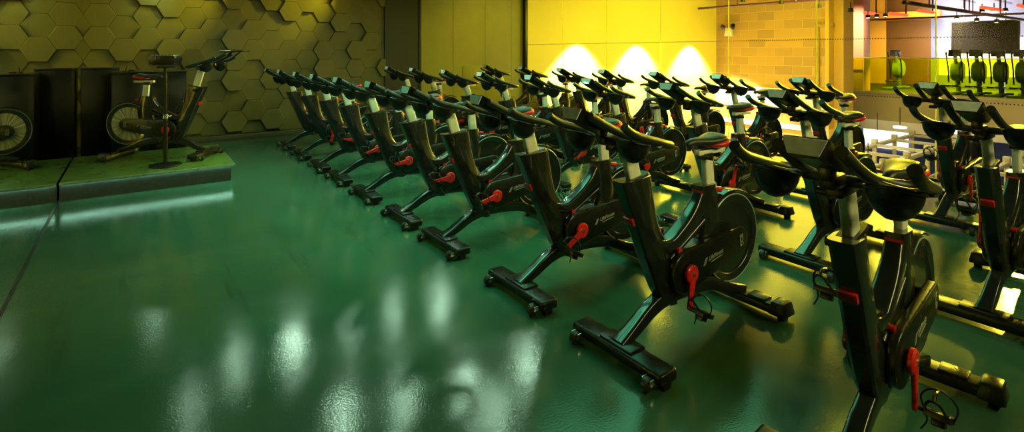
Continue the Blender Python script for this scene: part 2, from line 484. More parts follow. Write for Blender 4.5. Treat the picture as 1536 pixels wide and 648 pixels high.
    for k in (-1, 1):
        g = MB()
        g.prism(hull(BB, 0.108, HUB, 0.072), k*0.044, k*0.078, 0.008, seg=3)
        gd = g.build('chain_guard', M['guard'], root, angle=30)
        g = MB()
        g.prism(hull(BB, 0.100, HUB, 0.064), k*0.077, k*0.0795, 0.001)
        g.build('guard_panel', M['black'], gd)
        slope = math.atan2(HUB[1]-BB[1], HUB[0]-BB[0]) + 0.02
        tx = bpy.data.objects.new('lettering', TXT_A); COL.objects.link(tx); tx.parent = gd
        tx.location = (0.690, k*0.0803, 0.376)
        if k < 0: tx.rotation_euler = (Matrix.Rotation(-slope, 3, 'Y') @ Matrix.Rotation(PI/2, 3, 'X')).to_euler()
        else: tx.rotation_euler = (Matrix.Rotation(-slope, 3, 'Y') @ Matrix.Rotation(PI, 3, 'Z') @ Matrix.Rotation(PI/2, 3, 'X')).to_euler()
        sw = MB()   # slanted double stroke before the word and the fine line below it
        d = Vector((math.cos(slope), 0, math.sin(slope))); u = Vector((-d.z, 0, d.x))
        def strip(a0, b0, a1, b1, t):
            A = [(tx.location.x + d.x*a + u.x*b, tx.location.z + d.z*a + u.z*b) for a, b in ((a0, b0), (a0+t, b0), (a1+t, b1), (a1, b1))]
            sw.prism(A, k*0.0795, k*0.0812)
        e = -k
        strip(-0.105*e*-1 if False else (-0.112 if k < 0 else 0.112-0.008), -0.018, (-0.088 if k < 0 else 0.088-0.008), 0.014, 0.008)
        strip((-0.100 if k < 0 else 0.100-0.006), -0.018, (-0.076 if k < 0 else 0.076-0.006), 0.014, 0.006)
        strip(-0.045, -0.023, -0.043, -0.019, 0.10)
        sw.build('logo_stroke', M['letter'], gd)
        ic = bpy.data.objects.new('hub_mark', TXT_B); COL.objects.link(ic); ic.parent = gd
        ic.location = (0.930, k*0.0803, 0.402)
        if k < 0: ic.rotation_euler = (Matrix.Rotation(PI/2-0.12, 3, 'Y') @ Matrix.Rotation(PI/2, 3, 'X')).to_euler()
        else: ic.rotation_euler = (Matrix.Rotation(-PI/2+0.12, 3, 'Y') @ Matrix.Rotation(PI, 3, 'Z') @ Matrix.Rotation(PI/2, 3, 'X')).to_euler()
    # flywheel
    m = MB()
    R = 0.246
    m.lathe([(0.196, -0.016), (0.202, -0.026), (R-0.010, -0.031), (R, -0.022), (R, 0.022), (R-0.010, 0.031), (0.202, 0.026), (0.196, 0.016), (0.196, -0.016)], (0, 0, 0), 'y', 56)
    fw = m.build('flywheel', M['frame'], root, loc=(HUB[0]+0.005, 0, HUB[1]), angle=40)
    m = MB()
    m.lathe([(0.02, -0.012), (0.199, -0.009), (0.199, 0.009), (0.02, 0.012)], (0, 0, 0), 'y', 56)
    m.build('flywheel_disc', M['fly'], fw)
    m = MB()
    for yy in (-0.0275, 0.0275):
        m.tube([((R-0.005)*math.cos(a), yy, (R-0.005)*math.sin(a), 0.0036) for a in [2*PI*i/48 for i in range(48)]], n=6, closed=True)
    m.build('rim_edge', M['rim'], fw)
    m = MB(); m.cyl((0, -0.044, 0), (0, 0.044, 0), 0.03); m.build('hub', M['black'], fw)
    # fender over the front top of the flywheel
    m = MB()
    pts = []
    for i in range(10):
        a = math.radians(62 + i*10)
        pts.append((HUB[0]+0.005+0.262*math.cos(a), HUB[1]+0.262*math.sin(a), 0.006, 0.034))
    m.slab(pts, p=5, n=16, smooth=2)
    m.build('fender', M['frame'], root)
    # cranks and pedals
    for k in (-1, 1):
        m = MB()
        y0 = k*0.100
        m.lathe([(0.0, -0.012), (0.040, -0.012), (0.046, -0.006), (0.046, 0.006), (0.040, 0.012), (0.0, 0.012)], (0, y0, 0), 'y', 28)
        m.slab([(0, 0.0, 0.028, 0.010), (0, -0.05, 0.021, 0.009), (0, -0.11, 0.016, 0.008), (0, -0.158, 0.017, 0.009), (0, -0.172, 0.010, 0.008)], n=16, p=4, w0=y0+k*0.006)
        ca = m.build('crank_arm', M['redmetal'], root, loc=(BB[0], 0, BB[1]))
        m = MB(); m.cyl((0, y0-k*0.02, 0), (0, y0+k*0.018, 0), 0.012, n=12); m.build('crank_bolt', M['steel'], ca)
        # pedal (built about its own spindle)
        m = MB()
        yc = 0.060*k
        m.cyl((0, 0, 0), (0, yc*1.7, 0), 0.007, n=10)
        m.box((0, yc, 0), (0.075, 0.020, 0.022), 0.005)
        for yy in (yc-0.034*1, yc+0.034*1):
            m.box((0, yy, 0), (0.085, 0.008, 0.024), 0.003)
        for xx in (-0.042, 0.042):
            m.box((xx, yc, 0), (0.007, 0.075, 0.022), 0.002)
        # toe cage and loose strap
        m.tube([(-0.044, yc-0.030, 0.006, 0.0045), (-0.085, yc-0.026, 0.020, 0.0045), (-0.108, yc-0.012, 0.040, 0.0045), (-0.108, yc+0.012, 0.040, 0.0045), (-0.085, yc+0.026, 0.020, 0.0045), (-0.044, yc+0.030, 0.006, 0.0045)], n=8, smooth=4)
        m.tube([(-0.108, yc, 0.040, 0.006), (-0.090, yc, 0.066, 0.006), (-0.045, yc, 0.078, 0.005)], n=8, smooth=4)
        m.tube([(0.0, yc-0.040, 0.0, 0.0035), (-0.015, yc-0.050, 0.045, 0.0035), (-0.035, yc-0.020, 0.078, 0.0035), (-0.04, yc+0.020, 0.078, 0.0035), (-0.015, yc+0.052, 0.045, 0.0035), (0.0, yc+0.040, 0.0, 0.0035),
                (0.02, yc+0.035, -0.03, 0.003), (0.05, yc+0.055, -0.065, 0.003)], n=6, smooth=4)
        # underside cleat block
        m.box((0.004, yc, -0.022), (0.045, 0.040, 0.024), 0.005)
        pd = m.build('pedal', M['black'], ca, loc=(0, y0+k*0.014, -0.160))
    # seat post, slider, saddle
    m = MB()
    m.slab([(0.745, 0.70, 0.036, 0.019), (0.735, 0.80, 0.036, 0.019), (0.726, 0.895, 0.034, 0.018)], p=5, n=20)
    sp = m.build('seat_post', M['alu'], root)
    m = MB()
    m.box((0.755, 0, 0.905), (0.235, 0.036, 0.026), 0.004)
    m.build('seat_slider', M['alu'], sp)
    m = MB(); m.box((0.715, 0, 0.882), (0.085, 0.052, 0.034), 0.008); m.cyl((0.69, -0.06, 0.878), (0.69, -0.02, 0.878), 0.010, n=12)
    m.build('slider_clamp', M['black'], sp)
    m = MB()
    m.cyl((0.81, 0, 0.690), (0.850, 0, 0.680), 0.013, 0.017, n=16)
    m.build('seat_knob', M['red'], root)
    m = MB()
    xs = [0.545, 0.56, 0.60, 0.66, 0.72, 0.77, 0.81, 0.835]
    wd = [0.010, 0.020, 0.024, 0.034, 0.055, 0.072, 0.074, 0.055]
    zc = [0.958, 0.962, 0.966, 0.964, 0.962, 0.968, 0.976, 0.978]
    th = [0.010, 0.018, 0.022, 0.024, 0.026, 0.028, 0.026, 0.016]
    rings = []
    n = 18
    for x, w, z, t in zip(xs, wd, zc, th):
        ring = []
        for i in range(n):
            a = 2*PI*i/n
            cy, sz = math.cos(a), math.sin(a)
            y = math.copysign(abs(cy)**0.8, cy)*w
            dz = sz*t if sz > 0 else sz*t*0.7 - 0.006*abs(cy)**2*(w/0.075)
            ring.append(m.bm.verts.new((x, y, z+dz)))
        rings.append(ring)
    for A, B in zip(rings, rings[1:]):
        for i in range(n): m.bm.faces.new([A[i], A[(i+1) % n], B[(i+1) % n], B[i]])
    m.bm.faces.new(rings[0][::-1]); m.bm.faces.new(rings[-1])
    sad = m.build('saddle', M['rubber'], root, angle=60)
    m = MB()
    for y in (-0.022, 0.022): m.tube([(0.60, y*0.6, 0.945, 0.004), (0.66, y, 0.926, 0.004), (0.78, y, 0.926, 0.004), (0.82, y*1.4, 0.95, 0.004)], n=8, smooth=3)
    m.build('saddle_rail', M['black'], sad)
    m = MB()
    rings = []
    for x, w, z, t in [(0.715, 0.048, 0.944, 0.008), (0.745, 0.070, 0.946, 0.020), (0.780, 0.0825, 0.949, 0.030), (0.820, 0.083, 0.953, 0.034), (0.850, 0.066, 0.958, 0.032), (0.866, 0.042, 0.962, 0.016)]:
        ring = []
        for i in range(n):
            a = 2*PI*i/n
            ring.append(m.bm.verts.new((x, math.cos(a)*w, z+math.sin(a)*t)))
        rings.append(ring)
    for A, B in zip(rings, rings[1:]):
        for i in range(n): m.bm.faces.new([A[i], A[(i+1) % n], B[(i+1) % n], B[i]])
    m.bm.faces.new(rings[0][::-1]); m.bm.faces.new(rings[-1])
    m.build('saddle_tail', M['red'], sad, angle=60)
    # collar at column top, stem post
    m = MB(); m.slab([(0.142, 0.850, 0.088, 0.030), (0.144, 0.838, 0.094, 0.034)], p=5, smooth=0)
    m.cyl((0.14, 0.02, 0.80), (0.14, 0.075, 0.80), 0.018, n=16)
    m.build('post_collar', M['black'], root)
    m = MB()
    m.slab([(0.155, 0.80, 0.040, 0.019), (0.125, 0.90, 0.040, 0.019), (0.095, 0.995, 0.038, 0.019)], p=5, n=20)
    m.build('stem_post', M['alu'], root)
    # red badge on the column front
    m = MB()
    R3 = Matrix.Rotation(math.radians(20), 3, 'Y')
    m.box((0.112, 0, 0.640), (0.020, 0.058, 0.040), 0.005, rot=Matrix.Rotation(-math.radians(24), 3, 'Y'))
    m.build('front_badge', M['red'], root)
    m = MB(); m.cyl((0.425, -0.020, 0.445), (0.425, -0.056, 0.443), 0.012, 0.016, n=16)
    m.build('resistance_knob', M['red'], root)
    # handlebar
    m = MB()
    for k in (-1, 1):
        r = 0.0185
        m.tube([(-0.225, 0.085*k, 1.172, r), (-0.20, 0.085*k, 1.160, r), (-0.12, 0.087*k, 1.118, r), (-0.02, 0.090*k, 1.075, r), (0.07, 0.100*k, 1.045, r),
                (0.135, 0.130*k, 1.030, r), (0.162, 0.175*k, 1.027, r), (0.145, 0.212*k, 1.030, r), (0.08, 0.232*k, 1.045, r), (-0.02, 0.238*k, 1.072, r),
                (-0.10, 0.240*k, 1.095, r), (-0.155, 0.240*k, 1.120, r), (-0.185, 0.240*k, 1.142, r)], n=14, smooth=5)
    m.tube([(0.03, -0.11, 1.040, 0.016), (0.045, 0, 1.035, 0.020), (0.03, 0.11, 1.040, 0.016)], n=12, smooth=4)
    m.tube([(0.03, 0.245, 1.046, 0.013), (0.055, 0.17, 1.030, 0.013), (0.03, 0.10, 1.046, 0.013)], n=10, smooth=4)
    m.tube([(0.03, -0.245, 1.046, 0.013), (0.055, -0.17, 1.030, 0.013), (0.03, -0.10, 1.046, 0.013)], n=10, smooth=4)
    hb = m.build('handlebar', M['rubber'], root, angle=60)
    for k in (-1, 1):
        c = MB()
        rings = []
        for (ra, t) in ((1.0, 0.0), (0.97, 0.25), (0.86, 0.5), (0.66, 0.75), (0.35, 0.93), (0.03, 1.0)):
            ring = []
            for i in range(24):
                a = 2*PI*i/24
                ring.append(c.bm.verts.new((-0.050 + 0.075*ra*math.cos(a), 0.165*k + 0.072*ra*math.sin(a), 1.052 + 0.02*-math.cos(a)*(1-t) - 0.088*t)))
            rings.append(ring)
        for A, B in zip(rings, rings[1:]):
            for i in range(24): c.bm.faces.new([A[i], A[(i+1) % 24], B[(i+1) % 24], B[i]])
        bmesh.ops.solidify(c.bm, geom=list(c.bm.faces), thickness=0.004)
        c.tube([(-0.050+0.075*math.cos(a), 0.165*k+0.072*math.sin(a), 1.052-0.02*math.cos(a), 0.0060) for a in [2*PI*i/24 for i in range(24)]], n=8, closed=True)
        c.build('bottle_holder', M['black'], hb, angle=50)
    m = MB()
    m.box((0.060, 0, 1.005), (0.17, 0.052, 0.032), 0.008)
    m.box((-0.03, 0, 1.045), (0.10, 0.050, 0.045), 0.010)
    m.cyl((0.06, 0.02, 0.985), (0.06, 0.075, 0.985), 0.014, n=14)
    m.build('handlebar_clamp', M['black'], hb)
    # console: a wedge that rises forward
    m = MB()
    bm = m.bm
    def q(s, w, z): return bm.verts.new((s, w, z))
    f = [q(-0.250, -0.068, 1.208), q(-0.250, 0.068, 1.208), q(-0.266, 0.044, 1.150), q(-0.266, -0.044, 1.150)]
    r_ = [q(-0.06, -0.058, 1.115), q(-0.06, 0.058, 1.115), q(-0.06, 0.040, 1.080), q(-0.06, -0.040, 1.080)]
    bm.faces.new(f); bm.faces.new(r_[::-1])
    for i in range(4): bm.faces.new([f[i], r_[i], r_[(i+1) % 4], f[(i+1) % 4]])
    bmesh.ops.bevel(bm, geom=list(bm.edges), offset=0.006, segments=2, affect='EDGES')
    cs = m.build('console', M['black'], root)
    m = MB(); bm = m.bm
    A = [(-0.2540, -0.060, 1.203), (-0.2540, 0.060, 1.203), (-0.2662, 0.042, 1.157), (-0.2662, -0.042, 1.157)]
    va = [bm.verts.new((a-0.0016, b, c_)) for a, b, c_ in A]; vb = [bm.verts.new((a+0.004, b, c_)) for a, b, c_ in A]
    bm.faces.new(va); bm.faces.new(vb[::-1])
    for i in range(4): bm.faces.new([va[i], vb[i], vb[(i+1) % 4], va[(i+1) % 4]])
    m.build('light_panel', M['lens'], cs)
    m = MB()
    ang = math.atan2(0.10, 0.225)
    m.box((-0.168, 0, 1.1615), (0.17, 0.10, 0.004), 0.001, rot=Matrix.Rotation(ang, 3, 'Y'))
    m.build('screen', M['screen'], cs)
    m = MB(); m.box((-0.075, 0, 1.075), (0.05, 0.04, 0.045), 0.008)
    m.build('console_bracket', M['black'], cs)
    return root

TXT_A = text_mesh('LifeFitness', 0.031, M['letter'], 'lettering', shear=0.35, bold=0.0006)
TXT_B = text_mesh('ICG', 0.042, M['letter'], 'hub_mark', bold=0.0012, spacing=0.9)

ROW1 = [0.745, 1.70, 2.49, 3.43, 4.17, 5.03, 5.85, 6.61, 7.48, 8.34]
ROW2 = [0.785, 1.72, 2.58, 3.465, 4.34, 5.28, 6.19, 7.19, 8.13]
ROW3 = [1.45, 2.45, 3.32, 4.16, 5.04, 5.91, 6.87, 7.95]
ANG1 = [-2, 8, 58, 80, 85, 82, 75, 95, 20, 175]
ANG2 = [5, 30, 200, 120, 60, 150, 40, 250, 310]
ANG3 = [-5, 60, 200, 100, 330, 150, 75, 20]
ORD = ['nearest the camera', 'second from the camera', 'third from the camera', 'fourth from the camera', 'fifth from the camera',
       'sixth from the camera', 'seventh from the camera', 'eighth from the camera', 'ninth from the camera', 'farthest from the camera']
proto = make_bike()
first = True
def set_bike(o, x, y, rz, ang, label, group, z=0.0):
    o.location = (x, y, z); o.rotation_euler = (0, 0, rz)
    tag(o, label, 'exercise bike', group)
    for ch in o.children:
        if ch.name.startswith('crank_arm'):
            left = min(v.co.y for v in ch.data.vertices) < -0.09
            a = math.radians(ang) + (0 if left else PI)
            ch.rotation_euler = (0, a, 0)
            for p in ch.children:
                if p.name.startswith('pedal'): p.rotation_euler = (0, -a + math.radians(25), 0)
def place(x, y, rz, ang, label, group, z=0.0):
    global first
    o = proto if first else copy_tree(proto)
    first = False
    set_bike(o, x, y, rz, ang, label, group, z)
    return o
for i, (y, a) in enumerate(zip(ROW1, ANG1)):
    place(1.80, y, 0.085 if i == 0 else random.uniform(-0.02, 0.02), a, 'black indoor bike %s in the row edging the open green floor' % ORD[i if i < 9 else 9], 'indoor bikes in the row edging the open floor')
for i, (y, a) in enumerate(zip(ROW2, ANG2)):
    place(3.58, y, random.uniform(-0.03, 0.03), a, 'black indoor bike %s in the middle row of bikes' % (ORD[i] if i < len(ROW2)-1 else ORD[9]), 'indoor bikes in the middle row')
for i, (y, a) in enumerate(zip(ROW3, ANG3)):
    place(5.37, y, random.uniform(-0.03, 0.03), a, 'black indoor bike %s in the row along the glass wall' % (ORD[i] if i < len(ROW3)-1 else ORD[9]), 'indoor bikes in the row along the glass wall')

# ------------------------------------------------------------------ the room
XM, YB, XG = -0.607, 9.65, 7.30
ZC = 2.75
def struct(name, mb, mat, parent=None, **kw):
    o = mb.build(name, mat, parent, **kw)
    if not parent: o['kind'] = 'structure'
    return o
struct('floor', MB().box(((XM-0.1+7.46)/2, (YB-3.0)/2+0.0, -0.10), (7.46-(XM-0.1), YB+3.2, 0.20)), M['floor'])
struct('ceiling', MB().box(((XM+XG)/2, (YB-3)/2, ZC+0.05), (XG-XM+0.4, YB+3.4, 0.10)), M['ceil'])
struct('wall_front', MB().box(((XM+XG)/2, -3.05, ZC/2), (XG-XM, 0.1, ZC)), M['darkwall'])
# mirror wall with its seams and a dark skirting channel
mw = struct('wall_left', MB().box((XM-0.045, (YB-3)/2, ZC/2), (0.09, YB+3, ZC)), M['darkwall'])
ys = [-3.0, 0.4, 1.9, 3.4, 4.9, 6.4, 7.9, YB-0.002]
for a, b in zip(ys, ys[1:]):
    MB().box((XM+0.002, (a+b)/2, ZC/2+0.004), (0.004, b-a-0.003, ZC-0.012)).build('mirror_panel', M['mirror'], mw)
tr = MB().box((XM+0.006, (YB-3)/2, 0.006), (0.012, YB+3, 0.012)); tr.build('floor_channel', M['black'], mw)

# hexagon wall
def hexwall():
    m = MB()
    x0, x1 = XM, 3.90
    m.box(((x0+x1)/2, YB+0.06, ZC/2), (x1-x0, 0.06, ZC))
    W = 0.385; H = W*math.sqrt(3)/2
    rnd = random.Random(12)
    i = 0
    x = x0 - 0.10
    while x - W/2 < x1:
        z = 0.14 + (H/2 if i % 2 else 0)
        while z < ZC + H:
            d = rnd.choice([0.0, 0.0, 0.02, 0.04, 0.06, 0.085])
            tl = (rnd.uniform(-0.012, 0.012), rnd.uniform(-0.012, 0.012))
            P = []
            for k in range(6):
                a = PI/3*k
                P.append((x + (W/2-0.001)*math.cos(a), z + (W/2-0.001)*math.sin(a)))
            # clip to the wall rectangle
            P = clip(P, x0+0.001, x1, 0.10, ZC-0.002)
            if len(P) >= 3:
                yb = YB + 0.035
                def yy(px, pz, f=0): return YB + 0.0 - d + (px-x)*tl[0]/0.2 + (pz-z)*tl[1]/0.2 + f
                cx = sum(p[0] for p in P)/len(P); cz = sum(p[1] for p in P)/len(P)
                B = [m.bm.verts.new((px, yb, pz)) for px, pz in P]
                Fm = [m.bm.verts.new((px, yy(px, pz, 0.004), pz)) for px, pz in P]
                Fi = [m.bm.verts.new((cx+(px-cx)*0.972, yy(px, pz), cz+(pz-cz)*0.972)) for px, pz in P]
                n = len(P)
                for k in range(n):
                    m.bm.faces.new([B[k], B[(k+1) % n], Fm[(k+1) % n], Fm[k]])
                    m.bm.faces.new([Fm[k], Fm[(k+1) % n], Fi[(k+1) % n], Fi[k]])
                m.bm.faces.new(Fi)
            z += H
        i += 1
        x += W*0.75
    return m
def clip(P, x0, x1, z0, z1):
    for ax, lim, sg in ((0, x0, 1), (0, x1, -1), (1, z0, 1), (1, z1, -1)):
        out = []
        for i in range(len(P)):
            a, b = P[i-1], P[i]
            ia, ib = (a[ax]-lim)*sg >= 0, (b[ax]-lim)*sg >= 0
            if ia != ib:
                t = (lim-a[ax])/(b[ax]-a[ax])
                out.append((a[0]+(b[0]-a[0])*t, a[1]+(b[1]-a[1])*t))
            if ib: out.append(b)
        P = out
        if not P: return []
    # drop near-duplicate points
    Q = []
    for p in P:
        if not Q or math.hypot(p[0]-Q[-1][0], p[1]-Q[-1][1]) > 1e-3: Q.append(p)
    if len(Q) > 1 and math.hypot(Q[0][0]-Q[-1][0], Q[0][1]-Q[-1][1]) < 1e-3: Q.pop()
    return Q
struct('wall_back', hexwall(), M['hex'], angle=20)
struct('baseboard_back', MB().box(((XM+3.90)/2, YB-0.005, 0.045), (3.90-XM, 0.05, 0.09), 0.004), M['base'])
struct('trim_1', MB().box((4.28, YB+0.02, ZC/2), (0.76, 0.12, ZC)).box((4.64, YB-0.03, ZC/2), (0.05, 0.06, ZC), 0.004), M['darkwall'])
wp = struct('wall_back_partition', MB().box(((4.66+XG)/2, YB+0.03, ZC/2), (XG-4.66, 0.08, ZC)), M['olive'])
m = MB()
for x in (5.42, 6.22, 6.92):
    m.box((x, YB-0.011, ZC/2), (0.006, 0.004, ZC))
m.build('partition_joint', M['olive_line'], wp)
hp = MB().box((5.95, YB-0.014, 0.88), (0.62, 0.012, 0.50), 0.003).build('access_panel', M['olive'], wp)
struct('trim_2', MB().box((XG-0.03, YB-0.06, ZC/2), (0.06, 0.10, ZC), 0.004), M['black'])

# ------------------------------------------------------------------ glass wall along the void
gy = [9.58 - 1.265*k for k in range(0, 10)]
for i, (b, a) in enumerate(zip(gy, gy[1:])):
    g = MB().box((XG, (a+b)/2, ZC/2), (0.012, b-a-0.012, ZC-0.03))
    w = g.build('window_%d' % (i+1), M['glass'], flat=True); w['kind'] = 'structure'
    MB().box((XG, a, ZC/2), (0.014, 0.010, ZC-0.03)).build('joint_strip', M['joint'], w)
    d = MB()
    for zz in (0.905, 1.605):
        n = 42
        for k in range(n):
            yy = a + (b-a)*(k+0.5)/n
            d.box((XG-0.0075, yy, zz), (0.002, 0.013, 0.013))
    d.build('dot_strip', M['dot'], w, flat=True)
struct('trim_3', MB().box((XG, (YB-3)/2, 0.010), (0.05, YB+2.8, 0.02), 0.003).box((XG, (YB-3)/2, ZC-0.01), (0.05, YB+2.8, 0.02), 0.003), M['black'])

# ------------------------------------------------------------------ stage
t = empty('stage_platform', (0.15, 7.25, 0))
tag(t, 'low rectangular instructor stage with glowing lower edge against the mirror', 'stage')
def chp(o, p):   # keep world placement under an offset parent
    o.location = Vector(o.location) - Vector(p.location); o.parent = p
    return o
ST0, ST1, SX0, SX1, SZ = 6.60, 8.12, XM+0.014, 0.905, 0.186
chp(MB().box(((SX0+SX1)/2, (ST0+ST1)/2, SZ-0.006), (SX1-SX0, ST1-ST0, 0.012), 0.002).build('deck', M['stagetop']), t)
chp(MB().box(((SX0+SX1-0.03)/2, (ST0+ST1)/2+0.012, 0.080), (SX1-SX0-0.03, ST1-ST0-0.035, 0.160)).build('fascia', M['fascia']), t)
chp(MB().box(((SX0+SX1)/2, ST0-0.002, SZ-0.011), (SX1-SX0, 0.012, 0.024), 0.002).box((SX1+0.002, (ST0+ST1)/2, SZ-0.011), (0.012, ST1-ST0, 0.022), 0.002).build('edge_trim', M['lip']), t)
chp(MB().box(((SX0+SX1)/2, ST0+0.020, SZ-0.018), (SX1-SX0-0.03, 0.016, 0.010)).build('led_strip', M['led']), t)

# instructor bike on the stage
sb = place(0.0, 0.0, 0.0, 185, 'black indoor bike on the low stage beside the mirror, facing the class', None, 0.186)
al = math.radians(180-33)
FX, FY = 0.72, 7.20
sb.rotation_euler = (0, 0, al)
sb.location = (FX, FY, SZ+0.001)
if 'group' in sb: del sb['group']
for ch in list(sb.children):
    if ch.name.startswith('console'):
        for g in list(ch.children): bpy.data.objects.remove(g)
        bpy.data.objects.remove(ch)
    elif ch.name.startswith('handlebar'): ch.location.z += 0.055
    elif ch.name.startswith('stem_post'): ch.location.z += 0.035
tb = MB().box((-0.30, 0, 1.262), (0.27, 0.19, 0.016), 0.005, rot=Matrix.Rotation(math.radians(2), 3, 'Y')).build('tablet_plate', M['black'], sb)
MB().box((-0.185, 0, 1.272), (0.06, 0.15, 0.006), 0.002).build('plate_edge', M['alu'], tb)
MB().cyl((-0.26, 0, 1.255), (-0.17, 0, 1.175), 0.012, n=10).cyl((-0.36, 0, 1.255), (-0.22, 0, 1.15), 0.008, n=10).build('support_arm', M['black'], tb)

# laptop stand in front of it
t = empty('equipment_stand', (0.27, 6.93, SZ))
tag(t, 'black pole stand with round base on the stage, in front of the bike', 'stand')
MB().lathe([(0.0, 0.0), (0.150, 0.0), (0.155, 0.006), (0.150, 0.018), (0.05, 0.030), (0.025, 0.045), (0.0, 0.045)], n=40).build('round_base', M['cabinet'], t)
MB().cyl((0, 0, 0.04), (0, 0, 1.10), 0.017, n=20).cyl((0, 0, 0.04), (0, 0, 0.55), 0.022, n=20).build('pole', M['black'], t)
MB().cyl((0, 0, 0.52), (0, 0, 0.57), 0.028, n=20).cyl((0, 0, 0.545), (0.055, 0, 0.545), 0.009, n=12).build('height_clamp', M['steel'], t)
MB().box((0, 0, 1.09), (0.16, 0.10, 0.02), 0.004).box((0, 0.0, 1.115), (0.24, 0.15, 0.012), 0.004).build('tray_bracket', M['black'], t)
t2 = empty('mixing_desk', (0.27, 6.93, SZ+1.122))
tag(t2, 'small black control box resting on top of the pole stand', 'control box')
t2.rotation_euler = (0, 0, -0.5)
bx = MB().prism([(-0.125, 0.0), (0.125, 0.0), (0.142, 0.07), (0.125, 0.095), (-0.125, 0.095), (-0.142, 0.07)], -0.085, 0.085, 0.006).build('housing', M['black'], t2)
MB().box((0, 0, 0.097), (0.23, 0.15, 0.006), 0.002).build('top_plate', M['rim'], t2)
m = MB()
for i in range(6):
    m.cyl((-0.09+i*0.036, -0.03, 0.099), (-0.09+i*0.036, -0.03, 0.110), 0.008, n=12)
m.build('dial', M['black'], t2)

# black cabinets behind the stage
def cabinet(name, x0, x1, y0, y1, h, label, doors):
    c = empty(name, ((x0+x1)/2, (y0+y1)/2, 0)); tag(c, label, 'cabinet', None)
    w, d = x1-x0, y1-y0
    MB().box((0, 0, h/2), (w, d, h), 0.006).build('body', M['cabinet'], c)
    MB().box((0, -0.005, h+0.008), (w+0.01, d+0.02, 0.016), 0.004).build('top', M['black'], c)
    for k in range(doors):
        dw = w/doors
        dr = MB().box((-w/2+dw*(k+0.5), -d/2-0.009, h/2+0.01), (dw-0.012, 0.016, h-0.06), 0.003).build('door', M['cabinet'], c)
        MB().tube([(-w/2+dw*(k+0.9), -d/2-0.017, h*0.60, 0.005), (-w/2+dw*(k+0.9), -d/2-0.035, h*0.61, 0.005), (-w/2+dw*(k+0.9), -d/2-0.035, h*0.70, 0.005), (-w/2+dw*(k+0.9), -d/2-0.017, h*0.71, 0.005)], n=8).build('handle', M['steel'], dr)
    return c
cabinet('cabinet', -0.245, 0.556, 8.24, 8.72, 1.172, 'tall black cabinet behind the stage bike, beneath the hexagon wall', 2)
cabinet('cabinet', XM+0.03, -0.18, 8.78, 9.14, 1.215, 'narrow black cabinet tucked in the mirror corner behind the tall cabinet', 1)
# microphone/antenna bits on top
a = MB().cyl((0, 0, 0), (0, 0, 0.012), 0.03, n=16).cyl((0, 0, 0.012), (0.01, 0, 0.075), 0.006, n=10).box((0.06, 0, 0.012), (0.07, 0.03, 0.022), 0.006)
o = a.build('wireless_receiver', M['black'], loc=(-0.10, 8.40, 1.189)); tag(o, 'small black receiver with stub aerial on the tall cabinet top', 'receiver')

# ------------------------------------------------------------------ ceiling lamps of the studio (seen as glints on the floor)
def floor_glint(u, v, h):
    k = (CH+h)/(v-77.0); X = (u-768)*k; Y = F*k
    return X*math.cos(TH)+Y*math.sin(TH), -X*math.sin(TH)+Y*math.cos(TH)
HC = 2.46
GL = [(440, 520, 1.0), (355, 545, .6), (232, 470, .45), (288, 612, .45), (590, 470, .7), (525, 500, .45), (660, 455, .9), (700, 590, 1.0), (790, 548, .9),
      (605, 600, .8), (515, 628, .8), (745, 620, .7), (1015, 632, .4)]
lamp0 = None
for i, (u, v, s) in enumerate(GL):
    x, y = floor_glint(u, v, HC)
    y = min(y, YB-0.25)
    c = empty('ceiling_spotlight', (x, y, HC))
    tag(c, 'black ceiling spotlight with pale green lens above the studio floor', 'ceiling light', 'ceiling spotlights over the open floor')
    r = 0.085*(0.6+0.5*s)
    MB().lathe([(r*0.75, 0.12), (r+0.014, 0.10), (r+0.016, 0.0), (r+0.004, -0.004), (r+0.002, 0.006), (r*0.98, 0.02)], n=28).build('can', M['black'], c)
    MB().lathe([(0.0, 0.004), (r, 0.004), (r, 0.010), (0.0, 0.010)], n=28).build('lens', emit('spot_lens_%d' % i, (0.62, 1.0, 0.70), 105*s), c)
    MB().cyl((0, 0, 0.11), (0, 0, ZC-HC+0.01), 0.010, n=10).build('stem', M['black'], c)

def light(name, kind, loc, energy, col, **kw):
    l = bpy.data.lights.new(name, kind); l.energy = energy; l.color = col
    tgt = kw.pop('to', None)
    for k, v in kw.items(): setattr(l, k, v)
    o = bpy.data.objects.new(name, l); COL.objects.link(o); o.location = loc
    if tgt: o.rotation_euler = (Vector(tgt)-Vector(loc)).to_track_quat('-Z', 'Y').to_euler()
    return o
GREEN = (0.20, 1.0, 0.50); YEL = (1.0, 0.84, 0.05)
# soft green ceiling wash over the open floor and the bikes
light('green_wash', 'AREA', (1.7, 5.2, 2.70), 50, GREEN, shape='RECTANGLE', size=1.0, size_y=4.5, spread=math.radians(105), to=(1.7, 5.2, 0))
light('green_wash', 'AREA', (3.2, 3.4, 2.70), 70, GREEN, shape='RECTANGLE', size=2.0, size_y=5.5, spread=math.radians(130), to=(3.0, 3.4, 0))
light('yellow_track', 'AREA', (6.9, 5.6, 2.62), 90, YEL, shape='RECTANGLE', size=0.25, size_y=7.0, to=(2.2, 4.4, 0.6))  # added fill along the glass, not a real track; yellows the bikes
light('warm_track', 'AREA', (3.2, -1.6, 2.62), 44, (1.0, 0.95, 0.30), shape='RECTANGLE', size=4.0, size_y=0.25, spread=math.radians(110), to=(3.0, 3.6, 0.9))  # added front fill, not a real track; lifts posts and cranks
